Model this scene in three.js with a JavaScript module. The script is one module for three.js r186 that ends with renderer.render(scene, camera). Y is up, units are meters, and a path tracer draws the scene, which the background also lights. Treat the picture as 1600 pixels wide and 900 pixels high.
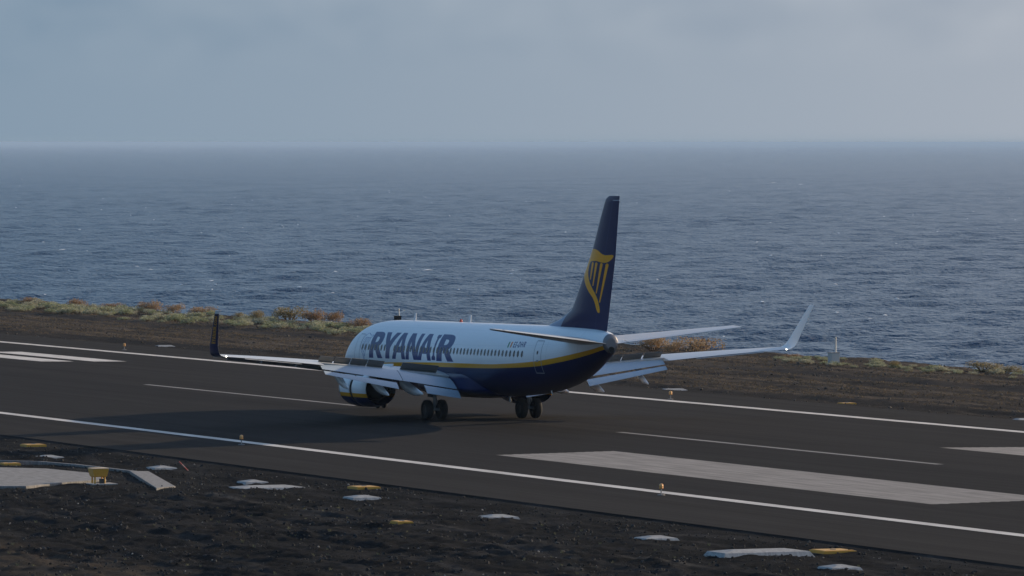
import * as THREE from 'three';
import { mergeGeometries } from 'three/addons/utils/BufferGeometryUtils.js';
import { createNoise2D } from 'simplex-noise';

// ------------------------------------------------------------------ camera, sky, sun, exposure
// World axes follow the runway: x across it (towards the sea), z along it (the jet faces -z), origin under the jet's main wheels.
const scene = new THREE.Scene();
const HEAD = THREE.MathUtils.degToRad(22.43);
const SH = Math.sin(HEAD), CH = Math.cos(HEAD);
const camera = new THREE.PerspectiveCamera(2 * THREE.MathUtils.radToDeg(Math.atan(450 / 10500)), 16 / 9, 1, 400000);
camera.position.set(1.705 * CH - 377.5 * SH, 15.52, 1.705 * SH + 377.5 * CH);
camera.rotation.order = 'YXZ';
camera.rotation.set(-Math.atan(228 / 10500), -HEAD, 0);
const CAM = camera.position;

const SUN = new THREE.Vector3(3.72, 1, -0.38).normalize();
const renderer = new THREE.WebGLRenderer({ antialias: true });
renderer.setSize(1024, 576);
renderer.toneMapping = THREE.LinearToneMapping;
renderer.toneMappingExposure = 1.0;
renderer.shadowMap.enabled = true;

let seedState = 7;
const rnd = () => { seedState = (seedState + 0x6d2b79f5) | 0; let t = Math.imul(seedState ^ (seedState >>> 15), 1 | seedState); t = (t + Math.imul(t ^ (t >>> 7), 61 | t)) ^ t; return ((t ^ (t >>> 14)) >>> 0) / 4294967296; };
const rr = (a, b) => a + (b - a) * rnd();
const N = createNoise2D(rnd), N2 = createNoise2D(rnd), N3 = createNoise2D(rnd);
const clamp = THREE.MathUtils.clamp, lerp = THREE.MathUtils.lerp;
const smooth = (x, a, b) => { const t = clamp((x - a) / (b - a), 0, 1); return t * t * (3 - 2 * t); };
const fbm = (n, x, y, o = 4) => { let s = 0, a = 0.5, m = 0; for (let i = 0; i < o; i++) { s += a * n(x, y); m += a; a *= 0.5; x = x * 2.03 + 11.3; y = y * 2.03 - 7.1; } return s / m; };

{ // hazy afternoon sky: blue-grey, brighter towards the sun, thin soft cloud veils
  const W = 4096, H = 2048, data = new Float32Array(W * H * 4);
  for (let row = 0; row < H; row++) {
    const el = ((row + 0.5) / H - 0.5) * Math.PI, y = Math.sin(el), c = Math.cos(el), deg = el * 57.29578;
    const up = Math.max(0, deg), k1 = smooth(up, 0.2, 14), k2 = smooth(up, 12, 75);
    const near = up > 0.1 && up < 9;
    for (let col = 0; col < W; col++) {
      const az = ((col + 0.5) / W - 0.5) * 2 * Math.PI, x = Math.cos(az) * c, z = Math.sin(az) * c;
      const g = Math.acos(clamp(x * SUN.x + y * SUN.y + z * SUN.z, -1, 1)) * 57.29578;
      const side = smooth(g, 71, 44), close = Math.exp(-g / 9);
      let r = lerp(lerp(0.218, 0.17, k1), 0.10, k2), gr = lerp(lerp(0.308, 0.305, k1), 0.235, k2), b = lerp(lerp(0.405, 0.47, k1), 0.48, k2);
      r += 0.36 * side + 1.4 * close; gr += 0.26 * side + 1.2 * close; b += 0.19 * side + 0.95 * close;
      if (near) {
        const v = fbm(N2, az * 26, deg * 1.1, 4) * 0.5 + fbm(N3, az * 75 + 3, deg * 3.2, 3) * 0.28;
        const m = smooth(up, 0.35, 1.1) * v * 0.085;
        r += m; gr += m * 0.9; b += m * 0.75;
      }
      const o = (row * W + col) * 4;
      data[o] = r; data[o + 1] = gr; data[o + 2] = b; data[o + 3] = 1;
    }
  }
  const sky = new THREE.DataTexture(data, W, H, THREE.RGBAFormat, THREE.FloatType);
  sky.mapping = THREE.EquirectangularReflectionMapping; sky.magFilter = THREE.LinearFilter; sky.minFilter = THREE.LinearFilter; sky.needsUpdate = true;
  scene.background = sky; scene.environment = sky;
}
const sun = new THREE.DirectionalLight(new THREE.Color(1, 0.775, 0.51), 5);
sun.name = 'sun'; sun.position.copy(SUN).multiplyScalar(400); sun.castShadow = true; sun.shadow.radius = 1;
sun.shadow.mapSize.set(4096, 4096);
Object.assign(sun.shadow.camera, { left: -220, right: 220, top: 220, bottom: -220, near: 1, far: 900 });
scene.add(sun, sun.target);
scene.fog = new THREE.FogExp2(new THREE.Color(0.53, 0.73, 1.0), 2.9e-5);

// ------------------------------------------------------------------ helpers
const used = {};
const numbered = (n) => { used[n] = (used[n] ?? -1) + 1; return used[n] ? n + '_' + String(used[n]).padStart(3, '0') : n; };
function mesh(name, geo, mat, parent) { const m = new THREE.Mesh(geo, mat); m.name = name; m.castShadow = m.receiveShadow = true; if (parent) parent.add(m); return m; }
function top(o, label, category, group) { o.name = numbered(o.name); o.userData.label = label; o.userData.category = category; if (group) o.userData.group = group; scene.add(o); return o; }
function structure(name, geo, mat) { const m = mesh(name, geo, mat, scene); m.userData.kind = 'structure'; return m; }
function stuff(o, label, category) { o.userData.kind = 'stuff'; o.userData.label = label; o.userData.category = category; scene.add(o); return o; }
const rgb = (r, g, b) => new THREE.Color().setRGB(r, g, b);
const std = (c, roughness = 0.8, extra = {}) => new THREE.MeshStandardMaterial({ color: rgb(...c), roughness, ...extra });
function pchip(tab, k, a) { // smooth interpolation of column k of a table whose column 0 rises
  let i = 0; while (i < tab.length - 2 && a > tab[i + 1][0]) i++;
  const h = tab[i + 1][0] - tab[i][0], d = (j) => (tab[j + 1][k] - tab[j][k]) / (tab[j + 1][0] - tab[j][0]);
  const slope = (j) => { if (j <= 0) return d(0); if (j >= tab.length - 1) return d(tab.length - 2); const p = d(j - 1), q = d(j); return p * q <= 0 ? 0 : 2 * p * q / (p + q); };
  const t = clamp((a - tab[i][0]) / h, 0, 1), m0 = slope(i) * h, m1 = slope(i + 1) * h, t2 = t * t, t3 = t2 * t;
  return (2 * t3 - 3 * t2 + 1) * tab[i][k] + (t3 - 2 * t2 + t) * m0 + (-2 * t3 + 3 * t2) * tab[i + 1][k] + (t3 - t2) * m1;
}
// rings: arrays of [x,y,z] of equal length. closed rings repeat their first point as the last one.
function loft(rings, { caps = [true, true], uv } = {}) {
  const M = rings[0].length, R = rings.length, p = [], t = [], ix = [];
  rings.forEach((ring, i) => ring.forEach((q, j) => { p.push(...q); t.push(...(uv ? uv(i, j, q) : [i / (R - 1), j / (M - 1)])); }));
  for (let i = 0; i < R - 1; i++) for (let j = 0; j < M - 1; j++) { const a = i * M + j, b = a + M; ix.push(a, b, a + 1, a + 1, b, b + 1); }
  const g = new THREE.BufferGeometry();
  g.setAttribute('position', new THREE.Float32BufferAttribute(p, 3)); g.setAttribute('uv', new THREE.Float32BufferAttribute(t, 2)); g.setIndex(ix); g.computeVertexNormals();
  const n = g.attributes.normal, q = rings[0];
  if (Math.hypot(q[0][0] - q[M - 1][0], q[0][1] - q[M - 1][1], q[0][2] - q[M - 1][2]) < 1e-6) for (let i = 0; i < R; i++) {
    const a = i * M, b = a + M - 1, v = new THREE.Vector3(n.getX(a) + n.getX(b), n.getY(a) + n.getY(b), n.getZ(a) + n.getZ(b)).normalize();
    n.setXYZ(a, v.x, v.y, v.z); n.setXYZ(b, v.x, v.y, v.z);
  }
  const parts = [g];
  [0, R - 1].forEach((i, e) => {
    if (!caps[e]) return;
    const ring = rings[i], c = [0, 1, 2].map((k) => ring.reduce((s, r) => s + r[k], 0) / M), pp = [...c], tt = [...(uv ? uv(i, 0, c) : [0, 0])], ii = [];
    ring.forEach((r, j) => { pp.push(...r); tt.push(...(uv ? uv(i, j, r) : [0, 0])); if (j < M - 1) ii.push(0, j + 1, j + 2); });
    const cg = new THREE.BufferGeometry();
    cg.setAttribute('position', new THREE.Float32BufferAttribute(pp, 3)); cg.setAttribute('uv', new THREE.Float32BufferAttribute(tt, 2)); cg.setIndex(ii); cg.computeVertexNormals(); parts.push(cg);
  });
  return parts.length > 1 ? mergeGeometries(parts) : g;
}
function prism(pts, y0, y1) { // polygon [[x,z],...] raised from y0 to y1
  const s = new THREE.Shape(pts.map(([x, z]) => new THREE.Vector2(x, -z)));
  const g = new THREE.ExtrudeGeometry(s, { depth: y1 - y0, bevelEnabled: true, bevelThickness: 0.015, bevelSize: 0.015, bevelSegments: 1 });
  g.rotateX(-Math.PI / 2); g.translate(0, y0, 0); return g;
}
function tube(a, b, r0, r1 = r0, n = 12) {
  const A = new THREE.Vector3(...a), B = new THREE.Vector3(...b), g = new THREE.CylinderGeometry(r1, r0, A.distanceTo(B), n);
  g.applyQuaternion(new THREE.Quaternion().setFromUnitVectors(new THREE.Vector3(0, 1, 0), B.clone().sub(A).normalize()));
  g.translate((A.x + B.x) / 2, (A.y + B.y) / 2, (A.z + B.z) / 2); return g;
}
function box(w, h, d, x = 0, y = 0, z = 0) { const g = new THREE.BoxGeometry(w, h, d); g.translate(x, y, z); return g; }
function noiseMap(size, fn, srgb = false) {
  const d = new Uint8Array(size * size * 4);
  for (let y = 0; y < size; y++) for (let x = 0; x < size; x++) { const v = fn(x / size, y / size, x, y), o = (y * size + x) * 4; for (let k = 0; k < 3; k++) d[o + k] = clamp(Math.round(255 * (v.length ? v[k] : v)), 0, 255); d[o + 3] = 255; }
  const t = new THREE.DataTexture(d, size, size); t.wrapS = t.wrapT = THREE.RepeatWrapping; t.magFilter = THREE.LinearFilter; t.minFilter = THREE.LinearFilter; if (srgb) t.colorSpace = THREE.SRGBColorSpace; t.needsUpdate = true; return t;
}
// tiling noise by blending across the seam
const tile = (n, f) => (u, v) => { const a = u * (1 - u) , s = (x, y) => fbm(n, x * f, y * f, 4); void a; const wu = smooth(u, 0.8, 1), wv = smooth(v, 0.8, 1); return lerp(lerp(s(u, v), s(u - 1, v), wu), lerp(s(u, v - 1), s(u - 1, v - 1), wu), wv); };

// ------------------------------------------------------------------ the lie of the land
const NEAR_EDGE = -28.8, FAR_EDGE = 31.1;
function paved(x) { return x < 0 ? (x > -22.5 ? 0.3 * x / 22.5 : -0.3 + 0.012 * (x + 22.5)) : (x < 23.5 ? -0.3 * x / 23.5 : -0.3 - 0.012 * (x - 23.5)); }
function crest(z) { return 70 + 2.2 * N3(z * 0.013, 5) + 0.9 * N3(z * 0.07, 9); }
function ground(x, z) {
  if (x > NEAR_EDGE && x < FAR_EDGE) return paved(x);
  if (x <= NEAR_EDGE) {
    const e = NEAR_EDGE - x, flat = smooth(Math.hypot((x + 42) / 8, (z - 44) / 13), 0.8, 1.4), k = smooth(e, 0.1, 4) * (0.25 + 0.75 * flat);
    let h = -0.45 - 0.10 * smooth(e, 0, 3);
    h += k * (0.16 * fbm(N, x * 0.12, z * 0.05, 3) + (0.08 + 0.05 * smooth(e, 8, 14)) * fbm(N2, x * 0.5, z * 0.25, 3) + 0.06 * fbm(N3, x * 1.6, z * 1.1, 3));
    const rid = 1 - Math.abs(N2(x * 0.28 + 3, z * 0.065)); h += k * smooth(e, 6, 12) * 0.12 * rid ** 5;
    const rut = x + 38.8 + 0.35 * N2(z * 0.03, 3); h += k * 0.05 * Math.exp(-rut * rut * 3);
    return h;
  }
  const e = x - FAR_EDGE, k = smooth(e, 0.1, 4);
  let h = -0.46 - 0.12 * smooth(e, 0, 3) + k * (0.16 * fbm(N, x * 0.16 + 40, z * 0.05, 3) + 0.07 * fbm(N2, x * 0.6, z * 0.4, 3) + 0.03 * N3(x * 1.9, z * 1.5));
  const t1 = x - 55.5 - 1.2 * N2(z * 0.02, 8); h -= 0.16 * Math.exp(-t1 * t1 * 0.35);
  const t2 = x - 36.5 - 0.8 * N2(z * 0.03, 18); h += 0.14 * Math.exp(-t2 * t2 * 1.2);
  const c = x - crest(z);
  if (c > 0) h -= c < 3 ? 0.16 * c * c : 1.44 + (c - 3) * 1.05;
  return Math.max(h, -36);
}
function gridGeo(x0, x1, dx, z0, z1, dz, colour, drop = true) {
  const nx = Math.round((x1 - x0) / dx), nz = Math.round((z1 - z0) / dz), p = [], c = [], t = [], ix = [];
  for (let j = 0; j <= nz; j++) for (let i = 0; i <= nx; i++) {
    const x = x0 + (x1 - x0) * i / nx, z = z0 + (z1 - z0) * j / nz;
    let y = ground(x, z);
    if (drop) { const ed = Math.min(j, nz - j); if (ed === 0) y -= 1.2; }
    p.push(x, y, z); t.push(x, z); c.push(...colour(x, z));
  }
  for (let j = 0; j < nz; j++) for (let i = 0; i < nx; i++) { const a = j * (nx + 1) + i, b = a + nx + 1; ix.push(a, b, a + 1, a + 1, b, b + 1); }
  const g = new THREE.BufferGeometry();
  g.setAttribute('position', new THREE.Float32BufferAttribute(p, 3)); g.setAttribute('color', new THREE.Float32BufferAttribute(c, 3)); g.setAttribute('uv', new THREE.Float32BufferAttribute(t, 2));
  g.setIndex(ix); g.computeVertexNormals(); return g;
}
const grainTile = tile(N, 60), grainTile2 = tile(N2, 14), grit = noiseMap(1024, (u, v) => 0.68 + 0.22 * grainTile(u, v) + 0.12 * grainTile2(u, v) + 0.28 * (rnd() - 0.5));
grit.repeat.set(1 / 9, 1 / 9);
const gritBump = grit.clone(); gritBump.repeat.set(1 / 4, 1 / 4);
const soil = new THREE.MeshPhysicalMaterial({ specularIntensity: 0.1, vertexColors: true, roughness: 0.97, map: grit, bumpMap: gritBump, bumpScale: 0.05 });
const mix3 = (a, b, t) => [lerp(a[0], b[0], t), lerp(a[1], b[1], t), lerp(a[2], b[2], t)];
const CINDER = [0.0145, 0.0148, 0.0155], DUST = [0.056, 0.0555, 0.056], BROWN = [0.095, 0.076, 0.058];
function nearColour(x, z) {
  const streak = fbm(N2, x * 0.42 + 2 * N(z * 0.02, 1), z * 0.045, 4), patch = fbm(N3, x * 0.15, z * 0.08, 3);
  let c = mix3(CINDER, DUST, 0.75 * smooth(streak, 0.0, 0.7) + 0.4 * smooth(patch, 0.0, 0.6));
  const rut = x + 38.8 + 0.35 * N2(z * 0.03, 3); c = mix3(c, [0.10, 0.095, 0.09], 0.8 * Math.exp(-rut * rut * 14) * smooth(N(z * 0.10, 4), -0.5, 0.2));
  const bl = smooth(x, -56, -61) * smooth(N3(x * 0.3, z * 0.2), -0.8, 0.1); c = mix3(c, BROWN, 0.8 * bl);
  const f = 0.72 + 0.22 * N(x * 1.1, z * 0.5) + 0.12 * N(x * 3.1, z * 2.2) + 0.3 * rnd(); return c.map((v) => v * f);
}
function farColour(x, z) {
  const q = fbm(N2, x * 0.3 + 9, z * 0.014, 4), p2 = fbm(N3, x * 1.1, z * 0.06, 3);
  let c = mix3([0.045, 0.039, 0.035], [0.165, 0.13, 0.097], smooth(q + 0.6 * p2, -0.5, 0.75));
  const black = smooth(x, 40, 33.5) * smooth(p2 + 0.4, -0.3, 0.5); c = mix3(c, [0.026, 0.025, 0.025], 0.9 * black);
  const tr = x - 55.5 - 1.2 * N2(z * 0.02, 8); c = mix3(c, [0.055, 0.051, 0.049], 0.8 * Math.exp(-tr * tr * 0.22));
  const f = 0.85 + 0.3 * rnd() * 0.8 + 0.12 * N(x * 1.3, z * 0.9); return c.map((v) => v * f);
}
structure('cinder_ground', gridGeo(-78, NEAR_EDGE, 0.22, -20, 150, 0.26, nearColour), soil);
structure('coastal_ground', gridGeo(FAR_EDGE, 110, 0.45, -420, 40, 0.6, farColour), soil);
{ // the rest of the land, coarser, running on out of view
  const wide = (x0, x1, z0, z1) => gridGeo(x0, x1, 9, z0, z1, 12, (x, z) => (x < 0 ? nearColour(x, z) : farColour(x, z)), false);
  const g = mergeGeometries([wide(-620, -77.5, -1400, 700), wide(-78, NEAR_EDGE, -1400, -19.5), wide(-78, NEAR_EDGE, 149.5, 700), wide(FAR_EDGE, 110, -1400, -419), wide(FAR_EDGE, 110, 39, 700)]);
  structure('ground', g, soil);
}

// ------------------------------------------------------------------ runway
const streakMap = (() => { // one sheet across the runway: long streaks, rubber and sealing marks run along it
  const d = noiseMap(1024, (u, v) => {
    const x = (u - 0.5) * 60, lane = Math.exp(-Math.pow((Math.abs(x) - 3.4) / 2.4, 2));
    const s = fbm(N, u * 110, v * 3 + 2, 4) * 0.22 + fbm(N2, u * 24, v * 1.6, 3) * 0.16 + fbm(N3, u * 12, v * 9, 3) * 0.06;
    const b = 0.74 + s - 0.12 * lane * (0.6 + 0.5 * fbm(N2, u * 40, v * 7, 2)) + 0.10 * (rnd() - 0.5);
    return [b * 1.0, b * 0.985, b * 0.975];
  }); d.repeat.set(1, 1); return d;
})();
function strip(x0, x1, z0, z1, lift, n = 6, dz = 40) {
  const p = [], t = [], ix = [], nz = Math.max(1, Math.round((z1 - z0) / dz));
  for (let j = 0; j <= nz; j++) for (let i = 0; i <= n; i++) { const x = x0 + (x1 - x0) * i / n, z = z0 + (z1 - z0) * j / nz; p.push(x, paved(x) + lift, z); t.push(x / 60 + 0.5, z / 190); }
  for (let j = 0; j < nz; j++) for (let i = 0; i < n; i++) { const a = j * (n + 1) + i, b = a + n + 1; ix.push(a, b, a + 1, a + 1, b, b + 1); }
  const g = new THREE.BufferGeometry(); g.setAttribute('position', new THREE.Float32BufferAttribute(p, 3)); g.setAttribute('uv', new THREE.Float32BufferAttribute(t, 2)); g.setIndex(ix); g.computeVertexNormals(); return g;
}
const tarGrit = grit.clone(); tarGrit.repeat.set(12, 38);
const asphalt = new THREE.MeshPhysicalMaterial({ specularIntensity: 0.1, color: rgb(0.032, 0.0295, 0.028), map: streakMap, roughness: 0.9, bumpMap: tarGrit, bumpScale: 0.006 });
const shoulderTar = new THREE.MeshPhysicalMaterial({ specularIntensity: 0.1, color: rgb(0.035, 0.0325, 0.0305), map: streakMap, roughness: 0.93, bumpMap: tarGrit, bumpScale: 0.006 });
const runway = structure('runway', mergeGeometries([strip(-22.6, 0, -1400, 700, 0), strip(0, 23.7, -1400, 700, 0)]), asphalt);
function shoulder(x0, x1, out) { // a paved strip with a real outer edge
  const g = strip(x0, x1, -1400, 700, 0, 3), e = new THREE.PlaneGeometry(2100, 0.4); e.rotateY(Math.PI / 2); e.translate(out, paved(out) - 0.2, -350);
  return mergeGeometries([g, e]);
}
structure('runway_shoulder', shoulder(NEAR_EDGE - 0.02, -22.6, NEAR_EDGE - 0.02), shoulderTar);
structure('runway_shoulder_001', shoulder(23.7, FAR_EDGE + 0.02, FAR_EDGE + 0.02), shoulderTar);
const wornMap = noiseMap(512, (u, v) => { const a = fbm(N, u * 60, v * 3, 3), b = fbm(N3, u * 9, v * 6, 3); return 0.76 + 0.30 * a + 0.2 * b + 0.14 * (rnd() - 0.5); });
function paintStrip(name, x0, x1, z0, z1, mat, jag = 0) {
  const dz = 1.5, nz = Math.max(2, Math.round((z1 - z0) / dz)), n = x1 - x0 > 2 ? 26 : 1, p = [], t = [], ix = [];
  for (let j = 0; j <= nz; j++) for (let i = 0; i <= n; i++) {
    let x = x0 + (x1 - x0) * i / n, z = z0 + (z1 - z0) * j / nz;
    if (jag && (j === 0 || j === nz)) z += (i % 2 ? 1 : -1) * jag;
    if (i === 0 || i === n) x += 0.012 * N(z * 0.8, x0) + (Math.abs(x0) > 20 ? 0.35 * N2(z * 0.006, x0) * 0.3 : 0);
    p.push(x, paved(x) + 0.005, z); t.push(x / 6, z / 40);
  }
  for (let j = 0; j < nz; j++) for (let i = 0; i < n; i++) { const a = j * (n + 1) + i, b = a + n + 1; ix.push(a, b, a + 1, a + 1, b, b + 1); }
  const g = new THREE.BufferGeometry(); g.setAttribute('position', new THREE.Float32BufferAttribute(p, 3)); g.setAttribute('uv', new THREE.Float32BufferAttribute(t, 2)); g.setIndex(ix); g.computeVertexNormals();
  return mesh(name, g, mat, runway);
}
const linePaint = new THREE.MeshPhysicalMaterial({ specularIntensity: 0.2, color: rgb(0.80, 0.74, 0.67), map: wornMap, roughness: 0.75 });
const wornPaint = new THREE.MeshPhysicalMaterial({ specularIntensity: 0.2, color: rgb(0.36, 0.325, 0.29), map: wornMap, roughness: 0.85 });
const thinPaint = new THREE.MeshPhysicalMaterial({ specularIntensity: 0.2, color: rgb(0.38, 0.35, 0.325), map: wornMap, roughness: 0.8 });
paintStrip('edge_line', -20.95, -20.2, -400, 300, linePaint);
paintStrip('edge_line', 22.6, 23.65, -400, 300, linePaint);
for (const [z0, z1] of [[-137, -97], [-57, -19.5], [19.5, 58.5], [98, 137]]) paintStrip('centre_line_dash', -0.22, 0.22, z0, z1, thinPaint);
paintStrip('aiming_point_marking', -14.5, -8.1, 37.6, 87.3, wornPaint, 0.09);
paintStrip('aiming_point_marking', 8.9, 15.2, 40.3, 90, wornPaint, 0.09);
for (const x of [9.2, 13.2]) paintStrip('touchdown_marking', x, x + 2.5, -130, -105.9, linePaint, 0);

// ------------------------------------------------------------------ sea
{
  const waves = [];
  for (let i = 0; i < 54; i++) {
    const L = 4.2 * Math.pow(11, Math.pow(rnd(), 1.25)), dir = 2.2 + 1.5 * (rnd() + rnd() - 1), k = 2 * Math.PI / L;
    waves.push([k * Math.cos(dir), k * Math.sin(dir), rr(0, 6.283), L * 0.0066 * Math.min(1, Math.pow(16 / L, 0.7)), L]);
  }
  const SEA = -30;
  const height = (x, z, cell) => {
    let h = 0; const gust = 0.85 + 0.25 * N2(x * 0.004, z * 0.004);
    for (const w of waves) { const f = smooth(w[4] / cell, 2.0, 4.0); if (f > 0) { const s = Math.sin(w[0] * x + w[1] * z + w[2]); h += f * w[3] * (s + 0.35 * s * s); } }
    return SEA + h * gust;
  };
  const p = [], t = [], ix = [], rows = [];
  for (let d = 950; d < 220000;) { rows.push(d); d += d < 15000 ? Math.max(1.7, d * 0.0013) : d * 0.03; }
  const cols = 330, a0 = -0.115, a1 = 0.115;
  for (const d of rows) for (let i = 0; i <= cols; i++) {
    const a = HEAD + a0 + (a1 - a0) * i / cols, x = CAM.x + d * Math.sin(a), z = CAM.z - d * Math.cos(a);
    const cell = Math.max(d * (a1 - a0) / cols, d * 0.0013);
    p.push(x, d > 20000 ? SEA : height(x, z, cell), z); t.push(x / 70, z / 70);
  }
  for (let j = 0; j < rows.length - 1; j++) for (let i = 0; i < cols; i++) { const a = j * (cols + 1) + i, b = a + cols + 1; ix.push(a, b, a + 1, a + 1, b, b + 1); }
  const g = new THREE.BufferGeometry(); g.setAttribute('position', new THREE.Float32BufferAttribute(p, 3)); g.setAttribute('uv', new THREE.Float32BufferAttribute(t, 2)); g.setIndex(ix); g.computeVertexNormals();
  const calm = new THREE.RingGeometry(160, 220000, 96, 24); calm.rotateX(-Math.PI / 2); calm.translate(CAM.x, SEA - 1.6, CAM.z);
  { const q = calm.attributes.position, u = calm.attributes.uv; for (let i = 0; i < q.count; i++) u.setXY(i, q.getX(i) / 70, q.getZ(i) / 70); }
  const rip = tile(N3, 22), rip2 = tile(N, 7), ripple = noiseMap(1024, (u, v) => 0.5 + 0.3 * rip(u, v) + 0.3 * rip2(u, v));
  const water = new THREE.MeshPhysicalMaterial({ color: rgb(0.007, 0.044, 0.096), roughness: 0.16, ior: 1.33, bumpMap: ripple, bumpScale: 2.2 });
  structure('sea', mergeGeometries([g, calm]), water);
  // breaking crests
  const foam = [];
  for (let i = 0; i < 420; i++) {
    const d = 1150 * Math.pow(7.5, Math.pow(rnd(), 0.8)), a = HEAD + rr(-0.1, 0.1), x = CAM.x + d * Math.sin(a), z = CAM.z - d * Math.cos(a);
    if (height(x, z, d * 0.0013) - SEA < 0.34) continue;
    const big = rnd() < 0.04, len = big ? rr(4, 8) : rr(0.7, 2.0), wid = len * rr(0.2, 0.4), n = 12, turn = rr(-0.5, 0.5) + HEAD;
    const pp = [0, 0.1, 0], ii = [];
    for (let k = 0; k <= n; k++) { const th = k / n * 6.2832, r = k === n ? 1 : 0.6 + 0.6 * Math.abs(N(th * 2.1 + i * 7.3, i)), lx = Math.cos(th) * len * 0.5 * (k % n ? r : 1), lz = Math.sin(th) * wid * r; pp.push(lx, 0, lz); if (k < n) ii.push(0, k + 2, k + 1); }
    for (let k = 0; k < pp.length; k += 3) { const lx = pp[k], lz = pp[k + 2], wx = x + lx * Math.cos(turn) - lz * Math.sin(turn), wz = z + lx * Math.sin(turn) + lz * Math.cos(turn); pp[k] = wx; pp[k + 2] = wz; pp[k + 1] = height(wx, wz, d * 0.0013) + 0.12 + (k ? 0 : 0.22); }
    const fg = new THREE.BufferGeometry(); fg.setAttribute('position', new THREE.Float32BufferAttribute(pp, 3)); fg.setIndex(ii); fg.computeVertexNormals(); foam.push(fg);
  }
  const f = mesh('sea_foam', mergeGeometries(foam), std([0.75, 0.77, 0.78], 0.9), null);
  stuff(f, 'small white foam crests scattered over the blue sea', 'foam');
}

// ------------------------------------------------------------------ the jet
const jet = new THREE.Group(); jet.name = 'passenger_jet';
const TILT = 0.011;
const ST = [[0, 2.86, 2.84, 0.01], [0.08, 3.1, 2.56, 0.3], [0.3, 3.36, 2.28, 0.6], [0.7, 3.62, 2.02, 0.92], [1.2, 3.86, 1.82, 1.18], [1.7, 4.1, 1.68, 1.37], [2.3, 4.5, 1.55, 1.54], [3, 4.84, 1.45, 1.68], [4, 5.10, 1.37, 1.8], [5, 5.24, 1.34, 1.86], [6.5, 5.34, 1.33, 1.88], [8.5, 5.37, 1.33, 1.88], [23, 5.37, 1.33, 1.88], [25, 5.37, 1.37, 1.88], [27, 5.37, 1.47, 1.85], [29, 5.37, 1.6, 1.77], [31, 5.36, 1.84, 1.62], [33, 5.34, 2.2, 1.38], [35, 5.29, 2.78, 1.04], [36.5, 5.22, 3.36, 0.76], [37.5, 5.12, 3.78, 0.56], [37.9, 5.02, 4.0, 0.44]];
const sec = (a) => ({ top: pchip(ST, 1, a), bot: pchip(ST, 2, a), w: pchip(ST, 3, a) });
const fusPoint = (a, th, off = 0) => { const s = sec(a), c = (s.top + s.bot) / 2, hh = (s.top - s.bot) / 2; return [-(s.w + off) * Math.sin(th), c + (hh + off) * Math.cos(th) + (a - 19.6) * TILT, a - 19.6]; };
const thetaAt = (a, h) => { const s = sec(a); return Math.acos(clamp((h - (s.top + s.bot) / 2) / ((s.top - s.bot) / 2), -1, 1)); };
const NAVY = '#051a4c', GOLD = '#e0a01c', WHITE = '#e9ecef';
function harp(c, X, Y, col, onlyLines) { // the winged harp of the tail; X, Y map metres to the canvas
  const P = (...q) => q.map(([a, h], i) => c[i ? 'lineTo' : 'moveTo'](X(a), Y(h)));
  const path = (q) => { c.beginPath(); c.moveTo(X(q[0][0]), Y(q[0][1])); for (let i = 1; i < q.length; i++) { const m = [(q[i][0] + q[(i + 1) % q.length][0]) / 2, (q[i][1] + q[(i + 1) % q.length][1]) / 2]; c.quadraticCurveTo(X(q[i][0]), Y(q[i][1]), X(m[0]), Y(m[1])); } c.closePath(); };
  void P;
  c.fillStyle = c.strokeStyle = col;
  path([[36.24, 9.72], [36.6, 9.66], [36.95, 9.5], [37.4, 9.40], [37.8, 9.42], [38.42, 9.45], [38.2, 9.28], [37.87, 9.13], [37.4, 9.05], [36.9, 9.08], [36.4, 9.16], [36.0, 9.14], [35.6, 9.12], [35.36, 8.95], [35.24, 8.6], [35.26, 8.3], [35.5, 7.92], [35.85, 7.6], [36.24, 7.29], [36.52, 6.95], [36.74, 6.35], [36.44, 6.35], [36.2, 6.9], [35.9, 7.2], [35.6, 7.36], [35.2, 7.66], [34.9, 7.95], [34.66, 8.3], [34.62, 8.7], [34.72, 9.0], [34.95, 9.28], [34.9, 9.5], [35.05, 9.58], [35.2, 9.42], [35.45, 9.48], [35.6, 9.72], [35.9, 9.74]]);
  if (onlyLines) { c.lineWidth = onlyLines; c.stroke(); } else { c.fill(); c.lineWidth = 9; c.lineJoin = 'round'; c.stroke(); }
  c.lineCap = 'round';
  for (const [a0, h0, a1, h1, w0, w1] of [[35.9, 8.98, 35.63, 8.12, 0.24, 0.08], [36.38, 8.97, 35.96, 7.78, 0.26, 0.08], [37.0, 8.95, 36.35, 7.38, 0.28, 0.08], [37.66, 8.93, 36.72, 6.9, 0.30, 0.10]]) {
    c.beginPath(); c.moveTo(X(a0 - w0 / 2), Y(h0)); c.quadraticCurveTo(X(a0), Y(h0 + 0.12), X(a0 + w0 / 2), Y(h0)); c.lineTo(X(a1 + w1 / 2), Y(h1)); c.lineTo(X(a1 - w1 / 2), Y(h1)); c.closePath();
    if (onlyLines) { c.lineWidth = onlyLines * 0.7; c.stroke(); } else { c.fill(); c.lineWidth = 4; c.stroke(); }
  }
}
const tex = (cv) => { const t = new THREE.CanvasTexture(cv); t.colorSpace = THREE.SRGBColorSpace; t.magFilter = THREE.LinearFilter; return t; };
const canvas = (w, h) => { const c = document.createElement('canvas'); c.width = w; c.height = h; return c; };
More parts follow.
